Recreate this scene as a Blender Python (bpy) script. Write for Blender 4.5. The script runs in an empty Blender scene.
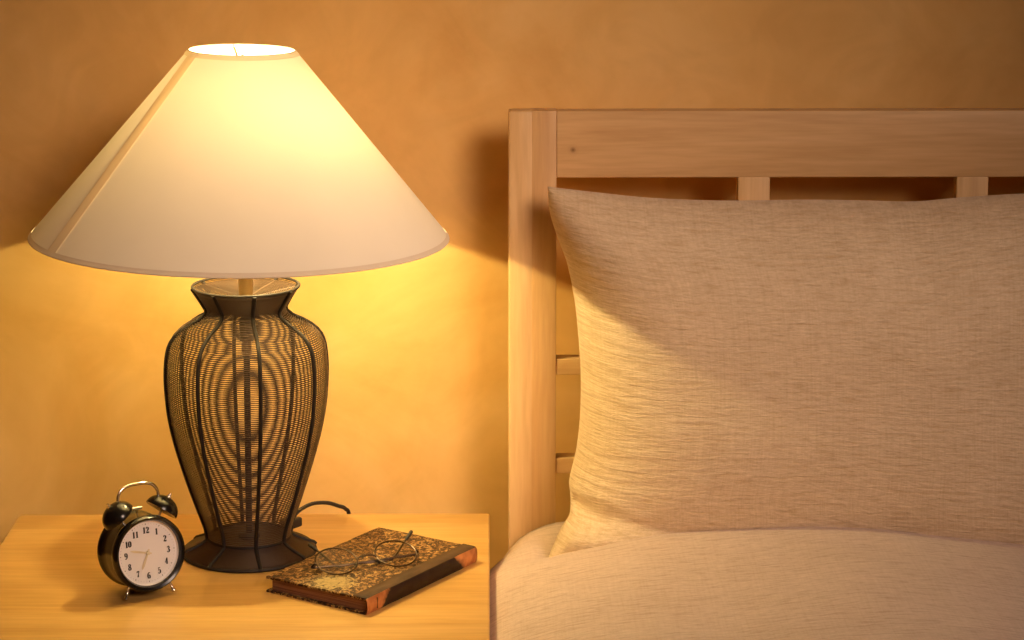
import bpy, math, random
from mathutils import Vector, Matrix, noise
from math import sin, cos, pi, radians, sqrt, atan2

C = bpy.context.scene.collection
BULB = 7000
T = 0.60            # height of the bedside table top above the floor
random.seed(4)

# ------------------------------------------------------------------ materials
def nodes(name):
    m = bpy.data.materials.new(name); m.use_nodes = True
    nt = m.node_tree; b = nt.nodes['Principled BSDF']
    return m, nt, b
def L(nt, a, b): nt.links.new(a, b)
def N(nt, t, **kw):
    n = nt.nodes.new(t)
    for k, v in kw.items():
        if k in n.inputs: n.inputs[k].default_value = v
        else: setattr(n, k, v)
    return n
def ramp(nt, stops):
    r = nt.nodes.new('ShaderNodeValToRGB'); e = r.color_ramp.elements
    e[0].position, e[0].color = stops[0][0], (*stops[0][1], 1)
    e[1].position, e[1].color = stops[-1][0], (*stops[-1][1], 1)
    for p, c in stops[1:-1]:
        x = e.new(p); x.color = (*c, 1)
    return r
def coords(nt, scale=(1, 1, 1), rot=(0, 0, 0), loc=(0, 0, 0), out='Object'):
    tc = nt.nodes.new('ShaderNodeTexCoord'); mp = nt.nodes.new('ShaderNodeMapping')
    mp.inputs['Scale'].default_value = scale; mp.inputs['Rotation'].default_value = rot
    mp.inputs['Location'].default_value = loc
    L(nt, tc.outputs[out], mp.inputs['Vector']); return mp.outputs['Vector']
def bump(nt, b, h, strength, dist, prev=None):
    n = nt.nodes.new('ShaderNodeBump'); n.inputs['Strength'].default_value = strength
    n.inputs['Distance'].default_value = dist; L(nt, h, n.inputs['Height'])
    if prev is not None: L(nt, prev, n.inputs['Normal'])
    if b is not None: L(nt, n.outputs['Normal'], b.inputs['Normal'])
    return n.outputs['Normal']
def plain(name, col, rough=.5, metal=0.0, spec=.5, var=.08):
    m, nt, b = nodes(name)
    nz = N(nt, 'ShaderNodeTexNoise', Scale=60.0, Detail=3.0)
    L(nt, coords(nt), nz.inputs['Vector'])
    d = tuple(c * (1 - var) for c in col); u = tuple(min(1, c * (1 + var)) for c in col)
    r = ramp(nt, [(.3, d), (.7, u)]); L(nt, nz.outputs['Fac'], r.inputs['Fac'])
    L(nt, r.outputs['Color'], b.inputs['Base Color'])
    b.inputs['Roughness'].default_value = rough; b.inputs['Metallic'].default_value = metal
    b.inputs['Specular IOR Level'].default_value = spec
    return m
def mix(nt, fac, a, b, mode='MIX'):
    n = nt.nodes.new('ShaderNodeMix'); n.data_type = 'RGBA'; n.blend_type = mode
    for s, v in ((n.inputs['Factor'], fac), (n.inputs['A'], a), (n.inputs['B'], b)):
        pass
    ins = [i for i in n.inputs if i.enabled]
    f, A, B = ins[0], ins[1], ins[2]
    for s, v in ((f, fac), (A, a), (B, b)):
        if hasattr(v, 'is_output') or isinstance(v, bpy.types.NodeSocket): L(nt, v, s)
        elif isinstance(v, (tuple, list)): s.default_value = (*v, 1)
        else: s.default_value = v
    return [o for o in n.outputs if o.enabled][0]

def wood(name, dark, mid, light, axis='X', rough=.42, plank=0, knot=None, seed=0):
    m, nt, b = nodes(name)
    sc = {'X': (1.6, 22, 22), 'Z': (22, 22, 1.6), 'Y': (22, 1.6, 22)}[axis]
    v = coords(nt, sc, loc=(seed, seed * .7, seed * 1.3))
    n1 = N(nt, 'ShaderNodeTexNoise', Scale=1.6, Detail=5.0, Roughness=.6, Distortion=.8)
    L(nt, v, n1.inputs['Vector'])
    r = ramp(nt, [(.28, dark), (.5, mid), (.72, light)])
    L(nt, n1.outputs['Fac'], r.inputs['Fac'])
    v2 = coords(nt, tuple(s * 6 for s in sc)); n2 = N(nt, 'ShaderNodeTexNoise', Scale=1.5, Detail=2.0)
    L(nt, v2, n2.inputs['Vector'])
    r2 = ramp(nt, [(.35, (.9, .87, .83)), (.65, (1, 1, 1))]); L(nt, n2.outputs['Fac'], r2.inputs['Fac'])
    col = mix(nt, 1.0, r.outputs['Color'], r2.outputs['Color'], 'MULTIPLY')
    if plank:
        # glued staves: each a slightly different tone
        tc = nt.nodes.new('ShaderNodeTexCoord'); sp = nt.nodes.new('ShaderNodeSeparateXYZ')
        L(nt, tc.outputs['Object'], sp.inputs[0])
        d = N(nt, 'ShaderNodeMath', operation='DIVIDE'); d.inputs[1].default_value = plank
        L(nt, sp.outputs['Y'], d.inputs[0])
        fl = N(nt, 'ShaderNodeMath', operation='FLOOR'); L(nt, d.outputs[0], fl.inputs[0])
        wn = nt.nodes.new('ShaderNodeTexWhiteNoise'); wn.noise_dimensions = '1D'; L(nt, fl.outputs[0], wn.inputs['W'])
        r3 = ramp(nt, [(0, (.84, .80, .74)), (1, (1, 1, 1))]); L(nt, wn.outputs['Value'], r3.inputs['Fac'])
        col = mix(nt, 1.0, col, r3.outputs['Color'], 'MULTIPLY')
    if knot:
        tc = nt.nodes.new('ShaderNodeTexCoord'); vm = nt.nodes.new('ShaderNodeVectorMath'); vm.operation = 'DISTANCE'
        vm.inputs[1].default_value = knot; L(nt, tc.outputs['Object'], vm.inputs[0])
        r4 = ramp(nt, [(.0015, (.35, .25, .18)), (.0042, (1, 1, 1))]); L(nt, vm.outputs['Value'], r4.inputs['Fac'])
        col = mix(nt, 1.0, col, r4.outputs['Color'], 'MULTIPLY')
    L(nt, col, b.inputs['Base Color'])
    b.inputs['Roughness'].default_value = rough
    bump(nt, b, n1.outputs['Fac'], .08, .002)
    return m

def plaster(name, a, bb, c):
    m, nt, b = nodes(name)
    v = coords(nt, (1, 1, 1))
    n1 = N(nt, 'ShaderNodeTexNoise', Scale=3.2, Detail=5.0, Roughness=.55, Distortion=1.6); L(nt, v, n1.inputs['Vector'])
    r = ramp(nt, [(.3, a), (.5, bb), (.72, c)]); L(nt, n1.outputs['Fac'], r.inputs['Fac'])
    n3 = N(nt, 'ShaderNodeTexNoise', Scale=9.0, Detail=3.0, Distortion=2.5); L(nt, v, n3.inputs['Vector'])
    r3 = ramp(nt, [(.35, (.93, .92, .90)), (.65, (1, 1, 1))]); L(nt, n3.outputs['Fac'], r3.inputs['Fac'])
    col = mix(nt, 1.0, r.outputs['Color'], r3.outputs['Color'], 'MULTIPLY')
    L(nt, col, b.inputs['Base Color'])
    b.inputs['Roughness'].default_value = .62; b.inputs['Specular IOR Level'].default_value = .3
    n2 = N(nt, 'ShaderNodeTexNoise', Scale=25.0, Detail=4.0); L(nt, v, n2.inputs['Vector'])
    bump(nt, b, n2.outputs['Fac'], .12, .004)
    return m

def cloth(name, light, dark, crinkle, seed=0.0, bstr=.6, rot=0.0, fine=.35):
    """woven crepe cotton: horizontal crinkle threads over faint vertical ones (UV in metres)"""
    m, nt, b = nodes(name)
    tc = nt.nodes.new('ShaderNodeTexCoord')
    def uvmap(s, off):
        mp = nt.nodes.new('ShaderNodeMapping'); mp.inputs['Scale'].default_value = s
        mp.inputs['Location'].default_value = (off, off * 1.7, 0); mp.inputs['Rotation'].default_value = (0, 0, rot)
        L(nt, tc.outputs['UV'], mp.inputs['Vector']); return mp.outputs['Vector']
    wv = N(nt, 'ShaderNodeTexNoise', Scale=1.0, Detail=5.0, Roughness=.62, Distortion=.35); L(nt, uvmap((34, 235, 1), seed), wv.inputs['Vector'])
    th = N(nt, 'ShaderNodeTexNoise', Scale=1.0, Detail=2.0, Roughness=.6); L(nt, uvmap((420, 16, 1), seed + 3), th.inputs['Vector'])
    f2 = N(nt, 'ShaderNodeTexNoise', Scale=1.0, Detail=3.0, Roughness=.7); L(nt, uvmap((130, 560, 1), seed + 5), f2.inputs['Vector'])
    big = N(nt, 'ShaderNodeTexNoise', Scale=1.0, Detail=2.0); L(nt, uvmap((9, 14, 1), seed + 9), big.inputs['Vector'])
    r = ramp(nt, [(.34, dark), (.50, tuple(l * .93 for l in light)), (.70, light)]); L(nt, wv.outputs['Fac'], r.inputs['Fac'])
    r2 = ramp(nt, [(.3, (.94, .92, .89)), (.6, (1, 1, 1))]); L(nt, th.outputs['Fac'], r2.inputs['Fac'])
    r3 = ramp(nt, [(.3, (.82, .78, .72)), (.62, (1, 1, 1))]); L(nt, f2.outputs['Fac'], r3.inputs['Fac'])
    c = mix(nt, 1.0, r.outputs['Color'], r2.outputs['Color'], 'MULTIPLY')
    c = mix(nt, 1.0, c, r3.outputs['Color'], 'MULTIPLY')
    r4 = ramp(nt, [(.3, (.93, .92, .9)), (.7, (1, 1, 1))]); L(nt, big.outputs['Fac'], r4.inputs['Fac'])
    c = mix(nt, 1.0, c, r4.outputs['Color'], 'MULTIPLY')
    L(nt, c, b.inputs['Base Color'])
    b.inputs['Roughness'].default_value = .95; b.inputs['Specular IOR Level'].default_value = .1
    b.inputs['Sheen Weight'].default_value = .15
    p = bump(nt, None, wv.outputs['Fac'], bstr, crinkle)
    p = bump(nt, None, f2.outputs['Fac'], fine, crinkle * .35, p)
    bump(nt, b, th.outputs['Fac'], fine, crinkle * .3, p)
    return m

M = {}
M['wall'] = plaster('ochre_plaster', (.68, .38, .11), (.75, .455, .15), (.80, .515, .20))
M['ceiling'] = plain('ceiling_paint', (.80, .74, .62), .9)
M['floor'] = wood('floor_boards', (.25, .13, .06), (.34, .19, .09), (.42, .25, .12), 'Y', .5)
M['table'] = wood('table_maple', (.64, .35, .10), (.71, .42, .125), (.77, .48, .17), 'X', .33, plank=.052)
M['maple'] = wood('headboard_maple_rail', (.58, .34, .145), (.65, .405, .185), (.72, .47, .235), 'X', .45, knot=(.0966, 2.735, T + .4228))
M['maple_v'] = wood('headboard_maple_upright', (.59, .35, .135), (.66, .41, .175), (.72, .47, .22), 'Z', .45, seed=3.1)
M['maple_v2'] = wood('headboard_maple_dark_stave', (.55, .31, .12), (.62, .37, .155), (.68, .43, .195), 'Z', .45, seed=7.7)
M['wire'] = plain('dark_bronze_wire', (.040, .017, .007), .5, .1, .35)
M['wire_fine'] = plain('fine_bronze_wire', (.062, .030, .013), .5, .2)
M['rib'] = plain('black_iron_rib', (.014, .009, .007), .6, .0, .3)
M['brass'] = plain('aged_brass', (.40, .27, .12), .45, .8)
M['black'] = plain('black_gloss_enamel', (.008, .006, .005), .2, 0, .4)
M['chrome'] = plain('chrome', (.78, .74, .68), .14, 1.0)
M['rubber'] = plain('black_rubber', (.02, .015, .012), .55)
M['dial'] = plain('white_dial_card', (.84, .80, .80), .7, var=.01)
M['ink'] = plain('black_ink', (.02, .018, .018), .7)
M['hand'] = plain('cream_lume_hand', (.72, .62, .44), .5)
M['spec'] = plain('dark_bronze_frame', (.055, .032, .018), .3, .7)
M['pillow'] = cloth('crepe_pillow_cotton', (.80, .62, .42), (.66, .48, .30), .0028, 0.0, .9)
M['duvet'] = cloth('woven_duvet_cotton', (.69, .53, .44), (.53, .385, .31), .0012, 4.0, .4, rot=.05, fine=.3)
M['hem'] = M['duvet']
M['leather'] = plain('worn_black_leather', (.060, .030, .014), .65, spec=.2, var=.3)

# lampshade linen: lets the bulb's light through
def shade_mat(name, col, trans, w):
    m, nt, b = nodes(name); out = nt.nodes['Material Output']
    v = coords(nt, (1, 1, 1)); n1 = N(nt, 'ShaderNodeTexNoise', Scale=9.0, Detail=3.0); L(nt, v, n1.inputs['Vector'])
    n2 = N(nt, 'ShaderNodeTexNoise', Scale=500.0, Detail=2.0); L(nt, v, n2.inputs['Vector'])
    r = ramp(nt, [(.3, tuple(c * .95 for c in col)), (.7, col)]); L(nt, n1.outputs['Fac'], r.inputs['Fac'])
    L(nt, r.outputs['Color'], b.inputs['Base Color']); b.inputs['Roughness'].default_value = .9
    b.inputs['Specular IOR Level'].default_value = .1
    bump(nt, b, n2.outputs['Fac'], .15, .0006)
    tr = nt.nodes.new('ShaderNodeBsdfTranslucent'); r2 = ramp(nt, [(.3, tuple(c * .95 for c in trans)), (.7, trans)])
    L(nt, n1.outputs['Fac'], r2.inputs['Fac']); L(nt, r2.outputs['Color'], tr.inputs['Color'])
    ms = nt.nodes.new('ShaderNodeMixShader'); ms.inputs[0].default_value = w
    L(nt, b.outputs['BSDF'], ms.inputs[1]); L(nt, tr.outputs['BSDF'], ms.inputs[2]); L(nt, ms.outputs['Shader'], out.inputs['Surface'])
    return m
M['shade'] = shade_mat('cream_linen_shade', (.95, .86, .73), (.82, .64, .46), .088)
M['seam'] = shade_mat('double_linen_seam', (.86, .72, .56), (.80, .52, .24), .09)
M['trim'] = shade_mat('linen_edge_tape', (.84, .72, .58), (.70, .48, .26), .09)

# clear lens
m, nt, b = nodes('spectacle_lens'); out = nt.nodes['Material Output']
tb = nt.nodes.new('ShaderNodeBsdfTransparent'); tb.inputs[0].default_value = (.97, .93, .87, 1)
gl = nt.nodes.new('ShaderNodeBsdfGlossy'); gl.inputs['Roughness'].default_value = .03
fr = nt.nodes.new('ShaderNodeFresnel'); fr.inputs[0].default_value = 1.22
ms = nt.nodes.new('ShaderNodeMixShader'); L(nt, fr.outputs[0], ms.inputs[0]); L(nt, tb.outputs[0], ms.inputs[1]); L(nt, gl.outputs[0], ms.inputs[2])
L(nt, ms.outputs[0], out.inputs['Surface']); M['lens'] = m

# marbled paper
m, nt, b = nodes('marbled_cover_paper')
v = coords(nt, (1, 1, 1))
wn = N(nt, 'ShaderNodeTexNoise', Scale=60.0, Detail=2.0); L(nt, v, wn.inputs['Vector'])
wv = mix(nt, .02, v, wn.outputs['Color'], 'MIX')
vo = N(nt, 'ShaderNodeTexVoronoi', Scale=230.0); L(nt, wv, vo.inputs['Vector'])
n2 = N(nt, 'ShaderNodeTexNoise', Scale=170.0, Detail=5.0, Roughness=.7, Distortion=1.2); L(nt, v, n2.inputs['Vector'])
r1 = ramp(nt, [(.42, (.018, .005, .001)), (.49, (.075, .026, .006)), (.54, (.34, .18, .055)), (.62, (.62, .42, .17))]); L(nt, n2.outputs['Fac'], r1.inputs['Fac'])
r2 = ramp(nt, [(.1, (1, 1, 1)), (.5, (.45, .34, .22))]); L(nt, vo.outputs['Distance'], r2.inputs['Fac'])
c = mix(nt, .7, r1.outputs['Color'], r2.outputs['Color'], 'MULTIPLY')
# rubbed patch near one corner
tc = nt.nodes.new('ShaderNodeTexCoord'); vm = nt.nodes.new('ShaderNodeVectorMath'); vm.operation = 'DISTANCE'
vm.inputs[1].default_value = (-.078, -.004, .016); L(nt, tc.outputs['Object'], vm.inputs[0])
ad = N(nt, 'ShaderNodeMath', operation='MULTIPLY_ADD'); L(nt, n2.outputs['Fac'], ad.inputs[0]); ad.inputs[1].default_value = -.10; L(nt, vm.outputs['Value'], ad.inputs[2])
ad2 = N(nt, 'ShaderNodeMath', operation='ADD'); L(nt, ad.outputs[0], ad2.inputs[0]); ad2.inputs[1].default_value = .055
r5 = ramp(nt, [(0.018, (.75, .75, .75)), (.034, (0, 0, 0))]); L(nt, ad2.outputs[0], r5.inputs['Fac'])
c = mix(nt, r5.outputs['Color'], c, (.40, .29, .12))
L(nt, c, b.inputs['Base Color']); b.inputs['Roughness'].default_value = .6; b.inputs['Specular IOR Level'].default_value = .25
bump(nt, b, n2.outputs['Fac'], .3, .0006); M['marble'] = m

# page edges
m, nt, b = nodes('aged_page_edges')
nz = N(nt, 'ShaderNodeTexNoise', Scale=1.0, Detail=3.0); L(nt, coords(nt, (12, 12, 1500)), nz.inputs['Vector'])
r1 = ramp(nt, [(.35, (.10, .035, .015)), (.65, (.26, .11, .045))]); L(nt, nz.outputs['Fac'], r1.inputs['Fac'])
L(nt, r1.outputs['Color'], b.inputs['Base Color']); b.inputs['Roughness'].default_value = .8; M['pages'] = m

# spine: black leather, worn to orange at both ends (object x runs along the spine)
m, nt, b = nodes('worn_spine_leather')
tc = nt.nodes.new('ShaderNodeTexCoord'); sp = nt.nodes.new('ShaderNodeSeparateXYZ'); L(nt, tc.outputs['Object'], sp.inputs[0])
nz = N(nt, 'ShaderNodeTexNoise', Scale=70.0, Detail=4.0); L(nt, tc.outputs['Object'], nz.inputs['Vector'])
ab = N(nt, 'ShaderNodeMath', operation='ABSOLUTE'); L(nt, sp.outputs['X'], ab.inputs[0])
ad = N(nt, 'ShaderNodeMath', operation='MULTIPLY_ADD'); L(nt, nz.outputs['Fac'], ad.inputs[0]); ad.inputs[1].default_value = .022; L(nt, ab.outputs[0], ad.inputs[2])
zz = N(nt, 'ShaderNodeMath', operation='MULTIPLY_ADD'); L(nt, sp.outputs['Z'], zz.inputs[0]); zz.inputs[1].default_value = .9; L(nt, ad.outputs[0], zz.inputs[2])
r1 = ramp(nt, [(.088, (.022, .009, .006)), (.091, (.62, .24, .07))]); L(nt, zz.outputs[0], r1.inputs['Fac'])
r6 = ramp(nt, [(.35, (.6, .5, .45)), (.6, (1, 1, 1))]); L(nt, nz.outputs['Fac'], r6.inputs['Fac'])
c = mix(nt, 1.0, r1.outputs['Color'], r6.outputs['Color'], 'MULTIPLY')
L(nt, c, b.inputs['Base Color']); b.inputs['Roughness'].default_value = .5; b.inputs['Specular IOR Level'].default_value = .25
bump(nt, b, nz.outputs['Fac'], .4, .001); M['spine'] = m

# bulb glass (glowing)
m, nt, b = nodes('glowing_filament')
nz = N(nt, 'ShaderNodeTexNoise', Scale=20.0); L(nt, coords(nt), nz.inputs['Vector'])
r1 = ramp(nt, [(0, (1, .78, .33)), (1, (1, .80, .35))]); L(nt, nz.outputs['Fac'], r1.inputs['Fac'])
L(nt, r1.outputs['Color'], b.inputs['Emission Color']); b.inputs['Emission Strength'].default_value = BULB; M['filament'] = m
m, nt, b = nodes('clear_bulb_glass'); out = nt.nodes['Material Output']
tb = nt.nodes.new('ShaderNodeBsdfTransparent'); gl = nt.nodes.new('ShaderNodeBsdfGlossy'); gl.inputs['Roughness'].default_value = .08
ms = nt.nodes.new('ShaderNodeMixShader'); ms.inputs[0].default_value = .06; L(nt, tb.outputs[0], ms.inputs[1]); L(nt, gl.outputs[0], ms.inputs[2])
L(nt, ms.outputs[0], out.inputs['Surface']); M['bulb'] = m

# ------------------------------------------------------------------ mesh builder
class MB:
    def __init__(s): s.v = []; s.f = []; s.mi = []; s.sm = []
    def add(s, vs, fs, mi=0, smooth=True, mat=None):
        o = len(s.v)
        if mat is not None: vs = [mat @ Vector(p) for p in vs]
        s.v += [tuple(p) for p in vs]
        for f in fs: s.f.append(tuple(i + o for i in f)); s.mi.append(mi); s.sm.append(smooth)
        return s
    def box(s, lo, hi, b=0.0, mi=0, mat=None):
        x0, y0, z0 = lo; x1, y1, z1 = hi
        if b <= 0:
            vs = [(x, y, z) for x in (x0, x1) for y in (y0, y1) for z in (z0, z1)]
            fs = [(0, 1, 3, 2), (4, 6, 7, 5), (0, 4, 5, 1), (2, 3, 7, 6), (0, 2, 6, 4), (1, 5, 7, 3)]
            return s.add(vs, fs, mi, False, mat)
        import bmesh
        bm = bmesh.new(); bmesh.ops.create_cube(bm, size=1)
        for v in bm.verts:
            v.co = Vector(((x0 + x1) / 2 + v.co.x * (x1 - x0), (y0 + y1) / 2 + v.co.y * (y1 - y0), (z0 + z1) / 2 + v.co.z * (z1 - z0)))
        bmesh.ops.bevel(bm, geom=bm.edges[:], offset=b, segments=3, profile=.5, affect='EDGES')
        bm.verts.index_update(); vs = [v.co.copy() for v in bm.verts]; fs = [[v.index for v in f.verts] for f in bm.faces]
        bm.free(); return s.add(vs, fs, mi, True, mat)
    def tube(s, pts, r, n=10, closed=False, mi=0, mat=None, caps=True, flat=1.0):
        pts = [Vector(p) for p in pts]; m = len(pts); rs = r if isinstance(r, (list, tuple)) else [r] * m
        tan = []
        for i in range(m):
            a = pts[(i - 1) % m] if (closed or i > 0) else pts[i]; c = pts[(i + 1) % m] if (closed or i < m - 1) else pts[i]
            tan.append((c - a).normalized())
        up = Vector((0, 0, 1)) if abs(tan[0].z) < .9 else Vector((1, 0, 0))
        u = (up - tan[0] * up.dot(tan[0])).normalized(); vs = []
        for i in range(m):
            u = (u - tan[i] * u.dot(tan[i])).normalized(); w = tan[i].cross(u)
            for k in range(n):
                a = 2 * pi * k / n; vs.append(pts[i] + (u * cos(a) * flat + w * sin(a)) * rs[i])
        fs = []
        for i in range(m if closed else m - 1):
            j = (i + 1) % m
            for k in range(n):
                l = (k + 1) % n; fs.append((i * n + k, i * n + l, j * n + l, j * n + k))
        if not closed and caps: fs.append(tuple(range(n))[::-1]); fs.append(tuple((m - 1) * n + k for k in range(n)))
        return s.add(vs, fs, mi, True, mat)
    def lathe(s, prof, n=64, c=(0, 0, 0), mi=0, mat=None, a0=0, a1=2 * pi, smooth=True):
        full = abs(a1 - a0 - 2 * pi) < 1e-6; k = n if full else n + 1; vs = []
        for r, z in prof:
            for i in range(k):
                a = a0 + (a1 - a0) * i / n; vs.append((c[0] + r * cos(a), c[1] + r * sin(a), c[2] + z))
        fs = []
        for j in range(len(prof) - 1):
            for i in range(n):
                l = (i + 1) % k; fs.append((j * k + i, j * k + l, (j + 1) * k + l, (j + 1) * k + i))
        return s.add(vs, fs, mi, smooth, mat)
    def prism(s, poly, z0, z1, mi=0, mat=None):
        n = len(poly); vs = [(x, y, z0) for x, y in poly] + [(x, y, z1) for x, y in poly]
        fs = [tuple(range(n))[::-1], tuple(range(n, 2 * n))] + [(i, (i + 1) % n, n + (i + 1) % n, n + i) for i in range(n)]
        return s.add(vs, fs, mi, False, mat)
    def build(s, name, mats, parent=None, loc=None, rotz=0, merge=False):
        me = bpy.data.meshes.new(name); me.from_pydata(s.v, [], s.f)
        if not isinstance(mats, (list, tuple)): mats = [mats]
        for m in mats: me.materials.append(m)
        me.polygons.foreach_set('material_index', s.mi); me.polygons.foreach_set('use_smooth', s.sm)
        import bmesh
        bm = bmesh.new(); bm.from_mesh(me)
        if merge: bmesh.ops.remove_doubles(bm, verts=bm.verts, dist=1e-6)
        bmesh.ops.recalc_face_normals(bm, faces=bm.faces); bm.to_mesh(me); bm.free()
        try: me.set_sharp_from_angle(angle=radians(40))
        except Exception: pass
        me.update()
        o = bpy.data.objects.new(name, me); C.objects.link(o)
        if loc is not None: o.location = loc
        o.rotation_euler.z = rotz
        if parent is not None: o.parent = parent
        return o
def tag(o, label, cat, group=None):
    o['label'] = label; o['category'] = cat
    if group: o['group'] = group
    return o
def empty(name, loc, label, cat, rotz=0):
    o = bpy.data.objects.new(name, None); C.objects.link(o); o.empty_display_size = .05
    o.location = loc; o.rotation_euler.z = rotz; return tag(o, label, cat)
def struct(o): o['kind'] = 'structure'; return o
def smooth_path(pts, n=8, closed=False):
    P = [Vector(p) for p in pts]; m = len(P); out = []
    rng = range(m if closed else m - 1)
    for i in rng:
        if closed: p0, p1, p2, p3 = P[(i - 1) % m], P[i], P[(i + 1) % m], P[(i + 2) % m]
        else: p0, p1, p2, p3 = P[max(i - 1, 0)], P[i], P[i + 1], P[min(i + 2, m - 1)]
        for k in range(n):
            t = k / n
            out.append(.5 * ((2 * p1) + (p2 - p0) * t + (2 * p0 - 5 * p1 + 4 * p2 - p3) * t * t + (3 * p1 - p0 - 3 * p2 + p3) * t ** 3))
    if not closed: out.append(P[-1])
    return out
def interp(tab, x):
    if x <= tab[0][0]: return tab[0][1]
    for (a, b), (c, d) in zip(tab, tab[1:]):
        if x <= c:
            t = (x - a) / (c - a); return b + (d - b) * t
    return tab[-1][1]
def interp_s(tab, x):          # smooth (Catmull-Rom) table lookup
    n = len(tab)
    if x <= tab[0][0]: return tab[0][1]
    if x >= tab[-1][0]: return tab[-1][1]
    for i in range(n - 1):
        if x <= tab[i + 1][0]:
            x0, x1 = tab[i][0], tab[i + 1][0]; h = x1 - x0; t = (x - x0) / h
            y0, y1 = tab[i][1], tab[i + 1][1]
            m0 = (y1 - tab[i - 1][1]) / (x1 - tab[i - 1][0]) if i > 0 else (y1 - y0) / h
            m1 = (tab[i + 2][1] - y0) / (tab[i + 2][0] - x0) if i < n - 2 else (y1 - y0) / h
            return (2 * t ** 3 - 3 * t * t + 1) * y0 + (t ** 3 - 2 * t * t + t) * h * m0 + (3 * t * t - 2 * t ** 3) * y1 + (t ** 3 - t * t) * h * m1

# ------------------------------------------------------------------ room
WY = 2.84
X0, X1, Y0, Y1, ZC = -1.9, 2.6, -1.6, WY, 2.5
struct(MB().box((X0 - .1, Y1, 0), (X1 + .1, Y1 + .1, ZC)).build('wall_back', M['wall']))
struct(MB().box((X0 - .1, Y0, 0), (X0, Y1, ZC)).build('wall_left', M['wall']))
struct(MB().box((X1, Y0, 0), (X1 + .1, Y1, ZC)).build('wall_right', M['wall']))
struct(MB().box((X0 - .1, Y0 - .1, 0), (X1 + .1, Y0, ZC)).build('wall_front', M['wall']))
struct(MB().box((X0 - .1, Y0 - .1, -.1), (X1 + .1, Y1 + .1, 0)).build('floor', M['floor']))
struct(MB().box((X0 - .1, Y0 - .1, ZC), (X1 + .1, Y1 + .1, ZC + .1)).build('ceiling', M['ceiling']))
struct(MB().box((X0, Y1 - .014, 0), (X1, Y1, .09), .003).build('baseboard_back', M['maple']))

# ------------------------------------------------------------------ bedside table
tx0, tx1, ty0, ty1 = -.546, 0.0, 2.235, 2.709
tb = empty('bedside_table', (0, 0, 0), 'pale maple bedside table beside the bed, carrying the lamp, clock and book', 'bedside table')
MB().box((tx0, ty0, T - .026), (tx1, ty1, T), .0025).build('tabletop', M['table'], tb)
body = MB()
bx0, bx1, by0, by1 = tx0 + .018, tx1 - .018, ty0 + .02, ty1 - .012
body.box((bx0, by0, T - .30), (bx0 + .018, by1, T - .026)); body.box((bx1 - .018, by0, T - .30), (bx1, by1, T - .026))
body.box((bx0, by1 - .012, T - .30), (bx1, by1, T - .026)); body.box((bx0, by0, T - .30), (bx1, by1, T - .282))
body.build('case', M['table'], tb)
for x in (bx0, bx1 - .035):
    for y in (by0, by1 - .035):
        MB().box((x, y, 0), (x + .035, y + .035, T - .30), .002).build('leg', M['maple_v'], tb)
for z0, z1 in ((T - .155, T - .036), (T - .278, T - .161)):
    d = MB().box((bx0 + .021, by0 - .012, z0), (bx1 - .021, by0 + .006, z1), .002).build('drawer', M['table'], tb)
    MB().lathe([(0, 0), (.006, 0), (.006, .012), (.013, .018), (.012, .025), (0, .028)], 24,
               mat=Matrix.Translation(((bx0 + bx1) / 2, by0 - .012, (z0 + z1) / 2)) @ Matrix.Rotation(radians(90), 4, 'X')).build('knob', M['chrome'], d)

# ------------------------------------------------------------------ table lamp
LX, LY = -.2652, 2.5687
lamp = empty('table_lamp', (LX, LY, T), 'table lamp with dark woven wire urn base and cream cone shade, lit', 'lamp')
PROF = [(z, r - .0013 * min(1, (z - .0182) / .05)) for z, r in [(.0182, .0452), (.0307, .0476), (.0534, .0560), (.0817, .0660), (.1213, .0779), (.1494, .0844), (.1719, .0876),
        (.2032, .0893), (.2278, .0875), (.2400, .0838), (.2480, .0780), (.2545, .0700), (.2600, .0605), (.2650, .0505), (.2701, .0450)]]
NECK = [(.2701, .0437), (.2750, .0430), (.2850, .0488), (.2992, .0578)]
BASE = [(.0, .0717), (.0030, .0730), (.0055, .0705), (.0100, .0590), (.0145, .0495), (.0182, .0452)]
def ring_mb(mb, r, z, w, seg=72, k=5):
    vs = []; fs = []
    for i in range(seg):
        a = 2 * pi * i / seg
        for j in range(k):
            b_ = 2 * pi * j / k; rr = r + w * cos(b_); vs.append((rr * cos(a), rr * sin(a), z + w * sin(b_)))
    for i in range(seg):
        l = (i + 1) % seg
        for j in range(k):
            q = (j + 1) % k; fs.append((i * k + j, i * k + q, l * k + q, l * k + j))
    mb.add(vs, fs)
def along(tab, step):
    """points (r,z) spaced along the profile"""
    z0, z1 = tab[0][0], tab[-1][0]; n = 600; pts = [(interp_s(tab, z0 + (z1 - z0) * i / n), z0 + (z1 - z0) * i / n) for i in range(n + 1)]
    out = [pts[0]]; acc = 0
    for a, b_ in zip(pts, pts[1:]):
        acc += sqrt((a[0] - b_[0]) ** 2 + (a[1] - b_[1]) ** 2)
        if acc >= step: out.append(b_); acc = 0
    return out
mb = MB()
for i, (r, z) in enumerate(along(PROF, .00205)): ring_mb(mb, r + random.uniform(-.0002, .0002), z, .00060)
mb.build('wire_body', M['wire_fine'], lamp)
mb = MB()
for r, z in along(NECK, .00150): ring_mb(mb, r, z, .00062)
mb.build('wire_neck', M['wire'], lamp)
mb = MB()                                              # woven wire disc just inside the mouth of the neck
r = .0560
while r > .010: ring_mb(mb, r, .2955 - (.0560 - r) * .18, .0006); r -= .0019
for k in range(8):
    a = radians(15 + 45 * k - 90); mb.tube([(.012 * cos(a), .012 * sin(a), .2873), (.0565 * cos(a), .0565 * sin(a), .2955)], .0008, 6)
mb.build('wire_cap', M['wire_fine'], lamp)
mb = MB(); ring_mb(mb, .0578, .2992, .0016, 96, 8); mb.build('neck_rim', M['rib'], lamp)
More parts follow.
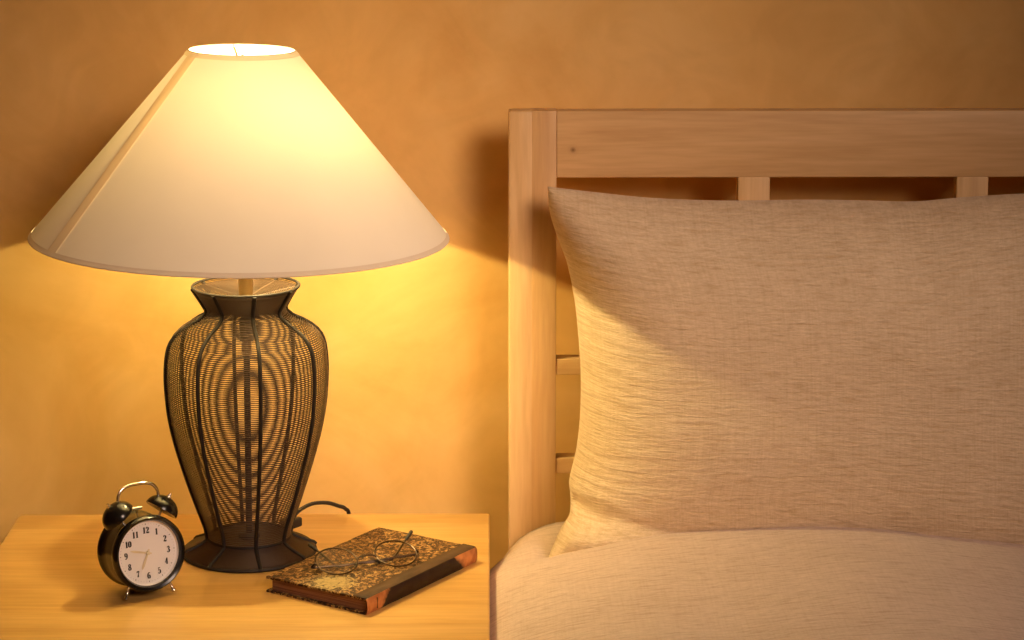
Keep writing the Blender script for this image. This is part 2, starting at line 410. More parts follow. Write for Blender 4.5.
# foot: tightly wound wire over a cone
mb = MB()
mb.lathe([(.0, .0), (.0715, .0), (.0722, .003)] + [(r_ - .0004, z_) for z_, r_ in BASE[2:]] + [(.040, .0175), (.0, .0175)], 96)
for r, z in along(BASE[1:], .00115): ring_mb(mb, r, z, .0006)
mb.build('foot', M['wire'], lamp)
mb = MB(); ring_mb(mb, .0722, .0022, .0022, 96, 8); mb.build('foot_rim', M['rib'], lamp)
mb = MB(); ring_mb(mb, .0455, .0190, .0016, 96, 8); mb.build('waist_ring', M['rib'], lamp)
for k in range(8):
    a = radians(15 + 45 * k - 90)
    pts = [(r + .0014, z) for z, r in BASE[1:]] + [(interp_s(PROF, z) + .0010, z) for z in [.0182 + (.2701 - .0182) * i / 44 for i in range(1, 45)]] + [(r + .001, z) for z, r in NECK[1:]]
    MB().tube([(r * cos(a), r * sin(a), z) for r, z in pts], .0022, 8).build('rib', M['rib'], lamp)
MB().lathe([(.0, .017), (.012, .017), (.012, .021), (.0036, .023), (.0036, .222), (.0, .222)], 24).build('pole', M['rib'], lamp)
MB().lathe([(.0, .222), (.0050, .222), (.0056, .226), (.0056, .236), (.0050, .238), (.0, .238)], 24).build('brass_coupling', M['brass'], lamp)
MB().lathe([(.0, .238), (.0075, .238), (.0078, .262), (.0045, .266), (.0045, .286), (.0, .286)], 24).build('stem', M['rib'], lamp)
MB().lathe([(.0, .286), (.0075, .286), (.0080, .300), (.0080, .325), (.013, .338), (.0145, .352), (.0145, .378), (.012, .384), (.0, .384)], 32).build('socket', M['brass'], lamp)
BT = Matrix.Translation((0, 0, .396)) @ Matrix.Rotation(radians(25), 4, 'Y')
bu = MB().lathe([(.0, .0), (.012, .0), (.013, .012), (.022, .032), (.0285, .052), (.0285, .067), (.021, .084), (.010, .092), (.0, .094)], 40, mat=BT).build('bulb', M['bulb'], lamp)
MB().lathe([(0, .0525), (.0026, .0530), (.0046, .0565), (.0046, .0625), (.0026, .0660), (0, .0665)], 12, mat=BT).build('filament', M['filament'], bu)
hp = smooth_path([(.012, 0, .345), (.030, 0, .37), (.038, 0, .43), (.034, 0, .50), (.016, 0, .53), (0, 0, .535), (-.016, 0, .53), (-.034, 0, .50), (-.038, 0, .43), (-.030, 0, .37), (-.012, 0, .345)], 6)
MB().tube([(p.x * .7, p.x * .7, p.z) for p in hp], .0009, 6).build('harp', M['brass'], lamp)
# shade
ZB, ZT = .3550, .5575
sb = (-.2700 - LX, 0.0, .2262); st = (-.2647 - LX, 0.0, .0575)
TH = .0204
def shpt(a, t, off=0.0):
    r = sb[2] + (st[2] - sb[2]) * t + off; dx = r * cos(a); dz = (ZT - ZB) * t + off * .8
    return (sb[0] + dx * cos(TH) + dz * sin(TH), r * sin(a), ZB + dz * cos(TH) - dx * sin(TH))
def shade_patch(mb, a0, a1, t0, t1, off, na, nt_, closed=False, wid=None, gap=None):
    vs = []; fs = []; k = na if closed else na + 1
    for j in range(nt_ + 1):
        t = t0 + (t1 - t0) * j / nt_
        for i in range(k):
            if gap: r = sb[2] + (st[2] - sb[2]) * t; g = gap / r; a = a0 + g / 2 + (2 * pi - g) * i / na
            elif wid: r = sb[2] + (st[2] - sb[2]) * t; a = a0 + (i / na - .5) * wid / r
            else: a = a0 + (a1 - a0) * i / na
            vs.append(shpt(a, t, off))
    for j in range(nt_):
        for i in range(na):
            l = (i + 1) % k; fs.append((j * k + i, j * k + l, (j + 1) * k + l, (j + 1) * k + i))
    mb.add(vs, fs)
SA = radians(-90 - 54.5)
mb = MB(); shade_patch(mb, SA, 0, .018, .978, 0, 180, 24, gap=.0145); sh = mb.build('lamp_shade', M['shade'], lamp)
mb = MB(); shade_patch(mb, SA, 0, .018, .978, .0005, 5, 24, wid=.0175); mb.build('shade_seam', M['seam'], sh)
for t0, t1, r, n1 in ((0.0, .020, .0007, 'bottom_trim'), (.976, 1.0, .0007, 'top_trim')):
    mb = MB(); shade_patch(mb, 0, 2 * pi, t0, t1, .0004, 180, 1, True)
    t = 0 if n1[0] == 'b' else 1
    mb.tube([shpt(2 * pi * i / 180, t) for i in range(180)], r, 6, True); mb.build(n1, M['trim'], sh)
mb = MB()                                              # spider and finial that carry the shade
for k in range(3):
    a = radians(90 + 14 + 120 * k); mb.tube([(st[0], 0, .538), (st[0] + .03 * cos(a), .03 * sin(a), .541), shpt(a, .985, -.001)], .0011, 6)
mb.build('shade_fitter', M['brass'], lamp)
MB().lathe([(0, .535), (.004, .535), (.0045, .543), (.003, .546), (.0045, .549), (0, .553)], 20).build('finial', M['brass'], lamp)

# cord with a rocker switch block beside the foot
cord = MB().tube(smooth_path([(-.236, 2.628, T + .006), (-.226, 2.642, T + .011), (-.224, 2.652, T + .013), (-.217, 2.664, T + .018), (-.204, 2.682, T + .0200), (-.188, 2.697, T + .0165),
     (-.176, 2.708, T + .0095), (-.168, 2.716, T + .0035), (-.164, 2.722, T - .010), (-.163, 2.727, T - .08), (-.160, 2.74, T - .28), (-.15, 2.76, .14), (-.12, 2.77, .02), (-.02, 2.78, .006), (.10, 2.80, .006)], 8), .0023, 8, flat=1).build('lamp_cord', M['rubber'], lamp, loc=(-LX, -LY, -T))
MB().box((-.0075, -.011, -.004), (.0075, .011, .0065), .002).build('cord_grip', M['rubber'], lamp, loc=(.0405, .070, .0100), rotz=radians(-40))

# ------------------------------------------------------------------ alarm clock
clk = empty('alarm_clock', (-.3538, 2.4212, T), 'small black twin bell alarm clock with white dial and chrome handle', 'clock', radians(31))
TL = Matrix.Translation((0, 0, .0470)) @ Matrix.Rotation(radians(-8), 4, 'X')     # face frame: x right, z up, y into the clock
RX = Matrix.Rotation(radians(-90), 4, 'X')                                        # lathe z axis -> +y (into the clock)
LM = TL @ RX
MB().lathe([(0, .006), (.0375, .006), (.0375, .010), (.0378, .025), (.0375, .038), (.0385, .040), (.0398, .043), (.0395, .046), (.037, .048), (.0, .049)], 96, mat=LM).build('case', M['black'], clk)
MB().lathe([(.0340, .006), (.0335, .001), (.0350, -.0025), (.0375, -.0035), (.0392, -.0015), (.0398, .003), (.0394, .0075), (.0385, .0095), (.0370, .010)], 96, mat=LM).build('bezel', M['black'], clk)
dial = MB().lathe([(0, .0058), (.0325, .0058), (.0334, .0050), (.0338, .0008)], 72, mat=LM).build('dial', M['dial'], clk)
# numerals: bold contrast strokes
def stroke(mb, pts, ws, o, s, y):
    """ribbon of varying width; pts in numeral units (0..1 high)"""
    P = smooth_path([(x, z, 0) for x, z in pts], 6) if len(pts) > 2 else [Vector((*pts[0], 0)), Vector((*pts[1], 0))]
    n = len(P); vs = []
    for i, p in enumerate(P):
        t = (P[min(i + 1, n - 1)] - P[max(i - 1, 0)]).normalized(); u = i / (n - 1) * (len(ws) - 1); k = min(int(u), len(ws) - 2) if len(ws) > 1 else 0
        w = ws[k] + (ws[min(k + 1, len(ws) - 1)] - ws[k]) * (u - k); q = Vector((-t.y, t.x, 0)) * w / 2
        for e in (p + q, p - q): vs.append((o[0] + e.x * s, y, o[1] + e.y * s))
    mb.add(vs, [(2 * i, 2 * i + 1, 2 * i + 3, 2 * i + 2) for i in range(n - 1)], 0, False, TL)
B, H_ = .25, .09
DIG = {
 '0': [([(.25, 0.02), (.09, .22), (.07, .5), (.09, .78), (.25, .98)], [H_, B, B * 1.1, B, H_]), ([(.25, 0.02), (.41, .22), (.43, .5), (.41, .78), (.25, .98)], [H_, B, B * 1.1, B, H_])],
 '1': [([(.27, 0), (.27, 1)], [B * 1.1]), ([(.08, .03), (.46, .03)], [H_]), ([(.27, .95), (.10, .82)], [H_, H_ * .8])],
 '2': [([(.10, .74), (.16, .92), (.32, .95), (.44, .76), (.36, .52), (.18, .28), (.06, .08)], [B, B * .8, H_, B * 1.1, B, H_ * 1.2, H_]), ([(.05, .07), (.25, .11), (.46, .06), (.48, .24)], [B * .7, B, B * .9, H_])],
 '3': [([(.09, .80), (.20, .96), (.36, .92), (.40, .74), (.32, .56), (.20, .52)], [B * .9, H_, B * .8, B, B * .6, H_]), ([(.20, .52), (.36, .48), (.44, .28), (.36, .07), (.20, .03), (.07, .18)], [H_, B * .7, B * 1.1, B * .7, H_, B])],
 '4': [([(.36, 0), (.36, 1)], [B]), ([(.36, .98), (.04, .30)], [H_]), ([(.03, .29), (.52, .29)], [H_]), ([(.22, .03), (.50, .03)], [H_])],
 '5': [([(.11, .96), (.11, .52)], [H_]), ([(.10, .93), (.44, .93)], [B * .8, B * .5]), ([(.11, .52), (.26, .62), (.42, .50), (.42, .18), (.26, .03), (.08, .16)], [H_, H_, B, B, H_, B * .9])],
 '6': [([(.42, .86), (.30, .97), (.14, .80), (.08, .45), (.12, .12), (.26, .03)], [B * .7, H_, B * .8, B * 1.1, B * .8, H_]), ([(.26, .03), (.42, .12), (.42, .42), (.28, .56), (.12, .42)], [H_, B, B, H_, H_])],
 '7': [([(.05, .90), (.46, .90)], [B * .9, B * .9]), ([(.46, .92), (.30, .55), (.22, .02)], [H_, B * .6, B * 1.2]), ([(.05, .90), (.04, .70)], [H_])],
 '8': [([(.25, .52), (.11, .66), (.12, .88), (.25, .97), (.38, .88), (.38, .66), (.25, .52)], [H_, B * .8, B * .8, H_, B * .7, B * .7, H_]), ([(.25, .52), (.08, .34), (.10, .12), (.25, .03), (.41, .12), (.42, .34), (.25, .52)], [H_, B * .9, B * .9, H_, B * .9, B * .9, H_])],
 '9': [([(.08, .14), (.20, .03), (.36, .20), (.42, .55), (.38, .88), (.24, .97)], [B * .7, H_, B * .8, B * 1.1, B * .8, H_]), ([(.24, .97), (.08, .88), (.08, .58), (.22, .44), (.38, .58)], [H_, B, B, H_, H_])],
}
for h in range(1, 13):
    a = radians(90 - 30 * h); R_ = .0236; t = str(h); s = .0064; wd = .56 * s * len(t)
    o = (R_ * cos(a) - wd / 2, R_ * sin(a) - s / 2); mb = MB()
    for i, ch in enumerate(t):
        for pts, ws in DIG[ch]: stroke(mb, pts, ws, (o[0] + i * .56 * s, o[1]), s, .0055)
    mb.build('numeral', M['ink'], dial)
mb = MB()
for k in range(60):
    a = radians(6 * k); big = k % 5 == 0; r0, r1, w = (.0292, .0305, .00035) if big else (.0297, .0302, .00018)
    d = Vector((cos(a), 0, sin(a))); q = Vector((-sin(a), 0, cos(a))) * w; y = Vector((0, .0056, 0))
    mb.add([d * r0 + q + y, d * r0 - q + y, d * r1 - q + y, d * r1 + q + y], [(0, 1, 2, 3)], 0, False, TL)
mb.build('minute_marks', M['ink'], dial)
def hand(ang, ln, w, y, name):
    a = radians(90 - ang); d = Vector((cos(a), 0, sin(a))); q = Vector((-sin(a), 0, cos(a)))
    vs = []
    for yy in (y, y + .0004):
        for p, ww in ((-.004, w * .6), (.002, w * .7), (ln * .75, w), (ln * .95, w * .5), (ln, 0.0001)):
            vs += [d * p + q * ww + Vector((0, yy, 0)), d * p - q * ww + Vector((0, yy, 0))]
    fs = []
    for b0 in (0, 10):
        fs += [(b0 + 2 * i, b0 + 2 * i + 1, b0 + 2 * i + 3, b0 + 2 * i + 2) for i in range(4)]
    fs += [(2 * i, 2 * i + 2, 12 + 2 * i, 10 + 2 * i) for i in range(4)] + [(2 * i + 1, 2 * i + 3, 13 + 2 * i, 11 + 2 * i) for i in range(4)]
    MB().add(vs, fs, 0, False, TL).build(name, M['hand'], clk)
hand(204, .0180, .0014, .0044, 'hour_hand'); hand(284, .0200, .0012, .0036, 'minute_hand')
MB().lathe([(0, .0022), (.0020, .0024), (.0022, .0052), (0, .0054)], 20, mat=LM).build('hand_hub', M['hand'], clk)
# feet
for sgn in (-1, 1):
    a = radians(-90 + sgn * 36); p0 = TL @ Vector((.036 * cos(a), .010, .036 * sin(a)))
    p1 = Vector((sgn * .0268, .0005, .0022)); d = (p1 - p0)
    pts = [p0 - d * .1, p0, p0 + d * .35, p0 + d * .4, p0 + d * .8, p0 + d * .86, p1, p1 + d.normalized() * .0012]
    MB().tube(pts, [.0018, .0021, .0021, .0014, .0013, .0019, .0021, .0012], 14).build('leg', M['chrome'], clk)
# bells
for sgn in (-1, 1):
    a = radians(90 - sgn * 31); c = Vector((.0460 * cos(a), .018, .0460 * sin(a)))
    z = Vector((cos(a + sgn * -.12), 0, sin(a + sgn * -.12))); rot = z.to_track_quat('Z', 'Y').to_matrix().to_4x4(); mt = TL @ Matrix.Translation(c) @ rot
    prof = [(.0005, .0035), (.0172, .0)] + [(.0182 * cos(t), .0155 * sin(t)) for t in [radians(q) for q in range(0, 90, 8)]] + [(.0, .0155)]
    bl = MB().lathe(prof, 48, mat=mt).build('bell', M['black'], clk)
    MB().lathe([(0, .0150), (.0028, .0150), (.0028, .0170), (.0015, .0174), (.0015, .0198), (0, .0202)], 16, mat=mt).build('bell_nut', M['chrome'], bl)
    MB().tube([TL @ Vector((.034 * cos(a), .018, .034 * sin(a))), TL @ (c + z * .006)], .0013, 10).build('bell_post', M['chrome'], clk)
hp = smooth_path([(-.0235, .018, .0530), (-.0232, .018, .0590), (-.0212, .018, .0640), (-.0160, .018, .0685), (-.0070, .018, .0705), (.0070, .018, .0705), (.0150, .018, .0685), (.0195, .018, .0640), (.0215, .018, .0590), (.0220, .018, .0530)], 5)
MB().tube([TL @ p for p in hp], .00125, 10, flat=1.3).build('handle', M['chrome'], clk)
mb = MB(); mb.tube([TL @ Vector((-.0035, .018, .036)), TL @ Vector((-.0035, .018, .045))], .0008, 8)
mb.tube([TL @ Vector((-.0085, .018, .0455)), TL @ Vector((.0020, .018, .0455))], .0017, 12); mb.build('hammer', M['chrome'], clk)

# ------------------------------------------------------------------ book
BA = radians(56.5); BC = Vector((-.1245, 2.4835, T))
bw, bl_ = .131, .2000        # cover width (spine to fore-edge), length along spine
book = empty('book', tuple(BC), 'old hardback book with brown marbled cover and worn leather spine under the eyeglasses', 'book', BA)
# local: x along the spine, y towards the fore-edge, spine at y=-bw/2
hx, hy, th = bl_ / 2, bw / 2, .0170
MB().box((-hx + .004, -hy + .004, .0022), (hx - .004, hy - .005, th - .0022)).build('page_block', M['pages'], book)
for z0, nm in ((.0, 'bottom_cover'), (th - .0022, 'top_cover')):
    def outline():
        P = []
        for i in range(41): x = -hx + bl_ * i / 40; P.append((x, -hy + .0035))
        for i in range(1, 30): y = -hy + .0035 + (bw - .0035) * i / 30; P.append((hx + noise.noise(Vector((y * 90, z0 * 99, 1))) * .0008, y))
        for i in range(41): x = hx - bl_ * i / 40; P.append((x, hy + noise.noise(Vector((x * 80, z0 * 99, 5))) * .0010))
        for i in range(1, 30): y = hy - (bw - .0035) * i / 30; P.append((-hx + noise.noise(Vector((y * 120, z0 * 99, 9))) * .0014, y))
        return P
    cv = MB().prism(outline(), z0, z0 + .0022).build(nm, M['marble'], book)
# leather: strip on each cover plus rounded spine
mb = MB()
sec = []
for i in range(9):
    t = pi * i / 8; sec.append((-hy + .0035 - .0045 * sin(t) ** .6, th / 2 + (th / 2 + .0004) * cos(t)))
sec = [(-hy + .0175, th + .0005)] + sec + [(-hy + .0175, -.0001 + .0002)]
nx = 40; vs = []; fs = []
for i in range(nx + 1):
    x = -hx - .0006 + (bl_ + .0012) * i / nx
    for (y, z) in sec: vs.append((x, y + noise.noise(Vector((x * 60, y * 50, z * 60))) * .0006, max(.0, z)))
k = len(sec)
for i in range(nx):
    for j in range(k - 1): fs.append((i * k + j, i * k + j + 1, (i + 1) * k + j + 1, (i + 1) * k + j))
mb.add(vs, fs)
sp_ = mb.build('spine', [M['spine'], M['leather']], book)
for p in sp_.data.polygons:
    if abs(p.normal.z) > .85: p.material_index = 1
md = sp_.modifiers.new('thick', 'SOLIDIFY'); md.thickness = .0007; md.offset = 0
MB().tube([(-hx + .016, -hy - .0012, z) for z in (.003, .006, .009, .012, .0145)], .0006, 6).build('spine_band', M['leather'], book)

# ------------------------------------------------------------------ eyeglasses
gt = T + th + .0008
gl_ = empty('eyeglasses', (-.131, 2.468, gt), 'round wire rimmed eyeglasses with folded dark arms lying on the book', 'eyeglasses', radians(22))
GC = Vector((-.131, 2.468, gt))
e1 = Vector((cos(radians(22)), sin(radians(22)), 0)); e2 = Vector((-sin(radians(22)), cos(radians(22)), 0))
def loc(p): d = Vector(p) - GC; return Vector((d.dot(e1), d.dot(e2), d.z))
tl = radians(21); U_ = Vector((0, cos(tl), sin(tl))); NN = Vector((0, -sin(tl), cos(tl)))
zc = .0090
cents = [Vector((-.0333, 0, zc)), Vector((.0333, 0, zc))]
for c in cents:
    rim = MB().tube([c + Vector((1, 0, 0)) * .0225 * cos(2 * pi * i / 48) + U_ * .0215 * sin(2 * pi * i / 48) for i in range(48)], .0009, 8, True).build('rim', M['spec'], gl_)
    vs = [c + NN * .0006]; fs = []
    for j in (1, 2, 3):
        for i in range(48): vs.append(c + Vector((1, 0, 0)) * .0222 * j / 3 * cos(2 * pi * i / 48) + U_ * .0212 * j / 3 * sin(2 * pi * i / 48) + NN * .0006 * (1 - (j / 3) ** 2))
    for i in range(48):
        l = (i + 1) % 48; fs.append((0, 1 + i, 1 + l))
        for j in (0, 1): fs.append((1 + j * 48 + i, 49 + j * 48 + i, 49 + j * 48 + l, 1 + j * 48 + l))
    MB().add(vs, fs).build('lens', M['lens'], gl_)
MB().tube(smooth_path([cents[0] + Vector((.0222, 0, 0)) - U_ * .002, Vector((-.006, 0, zc)) + U_ * .0005 + NN * .002, Vector((.006, 0, zc)) + U_ * .0005 + NN * .002, cents[1] - Vector((.0222, 0, 0)) - U_ * .002], 5), .0010, 8).build('bridge', M['spec'], gl_)
for sgn, c in ((1, cents[0]), (-1, cents[1])):
    e = c + Vector((sgn * .0218, 0, 0)) - U_ * .004; q = e + Vector((sgn * -.001, 0, 0)) - NN * .004 - U_ * .001
    mb = MB(); mb.tube([e, (e + q) / 2 + Vector((sgn * .0015, 0, 0)), q], .0005, 6)
    mb.tube([q - U_ * .003, q, q - U_ * .002], [.0008, .0022, .0008], 10); mb.build('nose_pad', M['rubber'], gl_)
hingeL, hingeR = Vector((-.0585, .0035, .0036)), Vector((.0585, .0035, .0036))
for sgn, hg, c in ((-1, hingeL, cents[0]), (1, hingeR, cents[1])):
    MB().tube(smooth_path([c + Vector((sgn * .0220, 0, 0)), c + Vector((sgn * .0250, 0, 0)) - NN * .0008, hg + Vector((0, 0, .0015)), hg], 4), [.0012] * 8 + [.0019] * 3 + [.0022, .0022], 10).build('hinge', M['spec'], gl_)
def arm(hg, bend, tip):
    a = MB().tube(smooth_path([hg, hg * .5 + bend * .5 + Vector((0, 0, .0002)), bend * .93 + hg * .07, bend + (tip - bend) * .12, bend * .5 + tip * .5, tip * .8 + bend * .2], 6), .0013, 8, flat=1).build('temple', M['spec'], gl_)
    MB().tube([bend + (tip - bend) * .68, bend + (tip - bend) * .74, tip * .97 + bend * .03, tip], [.0012, .0020, .0022, .0012], 10).build('ear_tip', M['rubber'], a)
arm(hingeL, Vector((.030, -.0010 + .003, .0016)), Vector((.064, .034, .0200)))
arm(hingeR + Vector((0, .001, 0)), Vector((-.032, .0015, .0026)), Vector((-.052, .037, .0190)))

# ------------------------------------------------------------------ bed
HY = 2.735
bed = empty('bed', (0, 0, 0), 'maple bed with an open slatted headboard against the wall', 'bed')
PX0, PX1, PW = .0220, 1.5170, .0555
for x in (PX0, PX1 - PW):
    mb = MB().box((x, HY, 0), (x + .0306, HY + .025, T + .4682), .0030)
    mb.box((x + .0270, HY - .0001, 0), (x + PW, HY + .0251, T + .4683), .0005, mi=1)
    mb.build('post', [M['maple_v'], M['maple_v2']], bed)
o = MB().box((PX0 + PW, HY + .0004, T + .3902), (PX1 - PW, HY + .0235, T + .4680), .0015).build('top_rail', M['maple'], bed)
for z1 in (.1761, .0576, -.06):
    MB().box((PX0 + PW, HY + .001, T + z1 - .0185), (PX1 - PW, HY + .0245, T + z1), .0008).build('cross_rail', M['maple'], bed)
for k in range(5):
    x = .2875 + .2530 * k
    MB().box((x, HY + .0008, T - .07), (x + .0370, HY + .0195, T + .391), .0012).build('slat', M['maple_v'], bed)
for x in (PX0 + .01, PX1 - .035):
    MB().box((x, .78, .20), (x + .025, HY, .36), .003).build('side_rail', M['maple'], bed)
MB().box((PX0, .74, .12), (PX1, .78, .40), .004).build('footboard', M['maple'], bed)
for x in (PX0, PX1 - PW):
    MB().box((x, .74, 0), (x + PW, .785, .12), .003).build('foot_leg', M['maple_v'], bed)
MB().box((PX0 + .03, .78, .30), (PX1 - .03, HY - .002, .33)).build('slat_base', M['maple'], bed)

# duvet: one soft sheet rolling over the mattress edge
def mk_grid(name, nu, nv, fn, uvfn, mat, thick=None):
    vs = [fn(i / nu, j / nv) for j in range(nv + 1) for i in range(nu + 1)]
    fs = [(j * (nu + 1) + i, j * (nu + 1) + i + 1, (j + 1) * (nu + 1) + i + 1, (j + 1) * (nu + 1) + i) for j in range(nv) for i in range(nu)]
    me = bpy.data.meshes.new(name); me.from_pydata(vs, [], fs); me.materials.append(mat)
    uvl = me.uv_layers.new(name='UVMap')
    for p in me.polygons:
        p.use_smooth = True
        for li, vi in zip(p.loop_indices, p.vertices):
            uvl.data[li].uv = uvfn((vi % (nu + 1)) / nu, (vi // (nu + 1)) / nv)
    o = bpy.data.objects.new(name, me); C.objects.link(o); return o
DXL, DXR, RX_ = .0015, 1.545, .20
def roll(d, DZ=.075):
    """distance d past the flat top -> (horizontal, drop)"""
    q = .25
    if d <= 0: return 0.0, 0.0
    if d < q:
        t = d / q * pi / 2; return RX_ * sin(t), DZ * (1 - cos(t))
    return RX_, DZ + (d - q)
def duvet_pt(u, v):
    smax = .25 + .22; flat = (DXR - DXL) / 2 - RX_
    ln = 2.728 - .80; tt = v * (ln + .40) ; h2, dr2 = roll(tt - (ln - RX_ - .02))
    y = 2.728 - min(tt, ln - RX_ - .02) - h2
    hb = max(0, min(1, (y - 2.52) / .20)); hb = hb * hb
    u_ = u * 2 - 1; s = (abs(u_) ** 1.0) * (flat + smax); h, dr = roll(s - flat, .046 + .084 * hb)
    x = (DXL + DXR) / 2 + math.copysign(min(s, flat) + h - .008 * hb, u_)
    z = T - .0040 - min(dr + dr2, .345)
    # broad soft undulation and folds
    z += noise.noise(Vector((x * 5, y * 5, 3.1))) * .0055 * (1 if dr < .1 else .3)
    z += noise.noise(Vector((x * 14 + y * 6, y * 9, 8.4))) * .0022
    # slight crown away from the headboard, the sheet tucks down at the board
    z -= .012 * math.exp(-((y - 2.59) / .05) ** 2) * math.exp(-((x - .07) / .06) ** 2)
    z += .014 * math.exp(-((2.728 - y) / .035) ** 2) * math.exp(-((x - .09) / .05) ** 2)
    z += .026 * math.exp(-((x - .39) / .17) ** 2) * max(0, 1 - dr / .05)
    z -= .022 * max(0, min(1, (y - 2.580 + .15 * max(0, min(.45, x - .12))) / .022)) * max(0, min(1, (x - .05) / .05))
    if dr > .03: x += math.copysign(1, u_) * (noise.noise(Vector((y * 4.5, z * 2, 1.7))) * .0015 - .02 * min(1, max(0, dr - .07) / .1))
    # long diagonal crease
    d = (x - .62) * .64 + (y - 2.47) * .77
    z += .003 * math.exp(-(d / .025) ** 2) * max(0, min(1, (x - .30) / .1))
    return (x, y, z)
duv = mk_grid('duvet', 220, 200, duvet_pt, lambda u, v: (u * 1.9, v * 2.3), M['duvet'])
md = duv.modifiers.new('thick', 'SOLIDIFY'); md.thickness = .02; md.offset = -1
tag(duv, 'cream woven duvet spread over the bed beneath the pillow', 'duvet')

# mattress the duvet lies on
mt = MB().box((PX0 + .045, .84, .33), (PX1 - .045, HY - .012, T - .135), .03).build('mattress', plain('mattress_ticking', (.75, .70, .62), .9))
tag(mt, 'pale mattress lying on the maple bed base beneath the duvet', 'mattress')

# pillow
LEFT = [(-.0354, .0635), (-.018, .0710), (.0, .0810), (.0115, .0900), (.030, .0915), (.045, .0905), (.080, .0985), (.121, .1030), (.174, .1035), (.226, .1000), (.261, .0960), (.301, .0880), (.326, .0790), (.3585, .0690), (.390, .0662)]
PLX, PRX = .0690, .7950
TOP = [(0, .3885), (.08, .3815), (.16, .3755), (.27, .3722), (.40, .3729), (.49, .3717), (.56, .3706), (.64, .3755), (.75, .3800), (.88, .3850), (1, .392)]
BOT = [(0, -.0230), (.04, -.0180), (.08, -.0120), (.16, -.0040), (.25, .0010), (.33, .0040), (.42, .0040), (.56, .000), (.65, -.004), (.75, -.010), (.88, -.022), (1, -.030)]
def seam_y(z): return 2.655 + (z + .03) / .42 * .030
def pillow_pt(u, v, side):
    # coons-style blend of the four outline curves
    zt, zb = interp_s(TOP, u), interp_s(BOT, u)
    z = zb + (zt - zb) * v
    zl = -.0354 + (.390 + .0354) * v
    xl = interp_s(LEFT, zl) ; bulge = (1 - abs(2 * v - 1) ** 2.2) * .032
    xr = PRX - bulge
    x = xl + (xr - xl) * u
    a, b_ = abs(2 * u - 1), abs(2 * v - 1)
    t = max(0, (1 - a ** 6.5)) ** .66 * max(0, (1 - b_ ** 3.2)) ** .55
    if side < 0: th_ = .124 * t
    else: th_ = .046 * t
    y = seam_y(z) + side * th_
    y -= .080 * u; z += .015 * u * v
    dl = x - xl
    if side < 0:
        w = min(1, t * 3)
        z -= .016 * (v / .07) * math.exp(1 - v / .07) * min(1, u / .15)
        # gathers running in from the left edge
        ph = z * 330 + noise.noise(Vector((x * 12, z * 22, 0))) * 9
        y -= w * .0011 * math.exp(-dl / .07) * sin(ph)
        y -= w * .0009 * noise.noise(Vector((x * 14, z * 60, 2.2))) * (math.exp(-dl / .15) + .25)
        y -= w * .0050 * noise.noise(Vector((x * 6, z * 8, 5.2)))
        # pinched fold above the lower left corner
        zf = .036 - dl * .08; k = math.exp(-dl / .045)
        y += .020 * k * math.exp(-((z - zf) / .009) ** 2) * min(1, dl / .006)
        y -= .0180 * math.exp(-dl / .06) * math.exp(-((z - zf + .022) / .014) ** 2) * min(1, dl / .01)
    # the sagging lower edge spreads forwards
    y -= (.016 + .040 * math.exp(-((u) / .12) ** 2)) * math.exp(-(v / .13) ** 2)
    return (x, min(y, HY - .0015), z + T)
NU, NV = 300, 200
vs = []; idx = {}
def gv(i, j, side):
    edge = i in (0, NU) or j in (0, NV); key = (i, j, 0 if edge else side)
    if key not in idx:
        # denser rows toward the seam
        def e(t): return .5 - .5 * cos(pi * t) if True else t
        u = .55 * (i / NU) + .45 * e(i / NU); v = .45 * (j / NV) + .55 * e(j / NV)
        idx[key] = len(vs); vs.append((pillow_pt(u, v, side if not edge else -1e-9), (u, v)))
    return idx[key]
fs = []
for side in (-1, 1):
    st_ = 1 
    for j in range(NV):
        for i in range(NU):
            f = (gv(i, j, side), gv(i + 1, j, side), gv(i + 1, j + 1, side), gv(i, j + 1, side)); fs.append(f if side < 0 else f[::-1])
me = bpy.data.meshes.new('pillow'); me.from_pydata([p for p, _ in vs], [], fs); me.materials.append(M['pillow'])
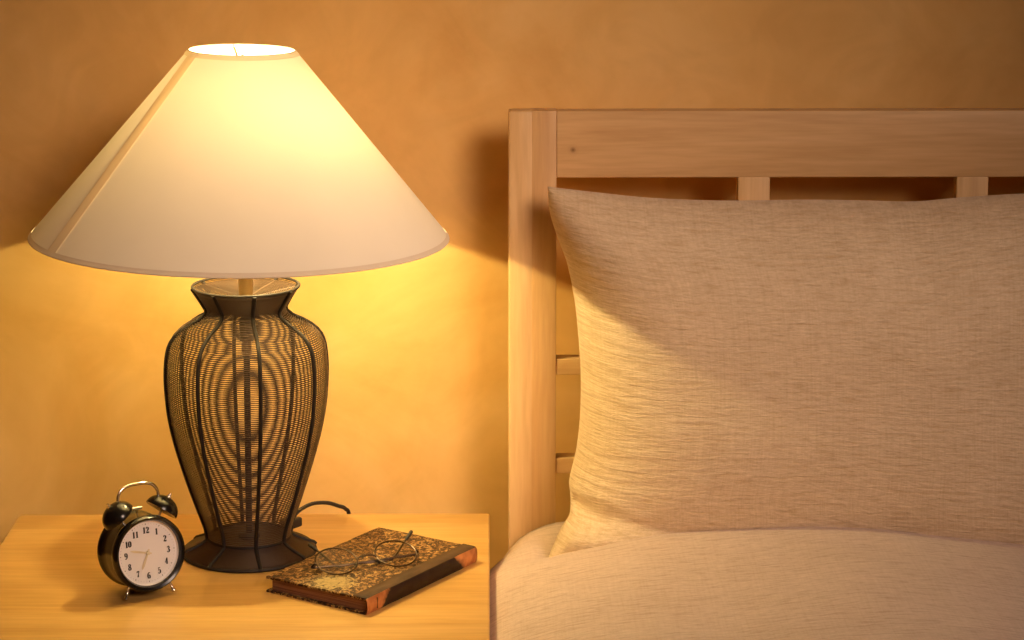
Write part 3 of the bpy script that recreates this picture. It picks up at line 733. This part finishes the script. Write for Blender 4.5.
uvl = me.uv_layers.new(name='UVMap')
for p in me.polygons:
    p.use_smooth = True
    for li, vi in zip(p.loop_indices, p.vertices): uvl.data[li].uv = (vs[vi][1][0] * .72, vs[vi][1][1] * .42)
pil = bpy.data.objects.new('pillow', me); C.objects.link(pil)
tag(pil, 'large cream crepe cotton pillow propped against the maple headboard', 'pillow')

# ------------------------------------------------------------------ lights
def light(name, kind, loc, energy, col, **kw):
    d = bpy.data.lights.new(name, kind); d.energy = energy; d.color = col
    for k, v in kw.items(): setattr(d, k, v)
    o = bpy.data.objects.new(name, d); C.objects.link(o); o.location = loc; return o
fl = light('room_fill', 'SPOT', (.98, .60, 1.92), 290, (1, .72, .545), spot_size=radians(31), spot_blend=1.0, shadow_soft_size=.55)
fl.rotation_euler = (Vector((-.14, 2.8, T + .22)) - fl.location).to_track_quat('-Z', 'Y').to_euler()
f2 = light('bed_fill', 'SPOT', (1.5, .5, 2.0), 55, (1, .76, .70), spot_size=radians(36), spot_blend=1.0, shadow_soft_size=.4)  # added spot that lifts the duvet and lower pillow; no window behind it
f2.rotation_euler = (Vector((.60, 2.30, T - .05)) - f2.location).to_track_quat('-Z', 'Y').to_euler()
w = bpy.data.worlds.new('world'); bpy.context.scene.world = w; w.use_nodes = True
w.node_tree.nodes['Background'].inputs[0].default_value = (1, .8, .6, 1); w.node_tree.nodes['Background'].inputs[1].default_value = .05

# ------------------------------------------------------------------ camera
cd = bpy.data.cameras.new('camera'); cam = bpy.data.objects.new('camera', cd); C.objects.link(cam)
cam.location = (0, 0, T + .84); cam.rotation_euler = (radians(90 - 7), 0, radians(-.55))
cd.sensor_width = 36; cd.lens = 36 * 2400 / 1024; cd.shift_y = -240 / 1024; cd.clip_start = .05
bpy.context.scene.camera = cam
sc = bpy.context.scene
sc.view_settings.view_transform = 'Standard'; sc.view_settings.look = 'None'; sc.view_settings.exposure = 0
sc.cycles.max_bounces = 10; sc.cycles.diffuse_bounces = 5; sc.cycles.sample_clamp_indirect = 4
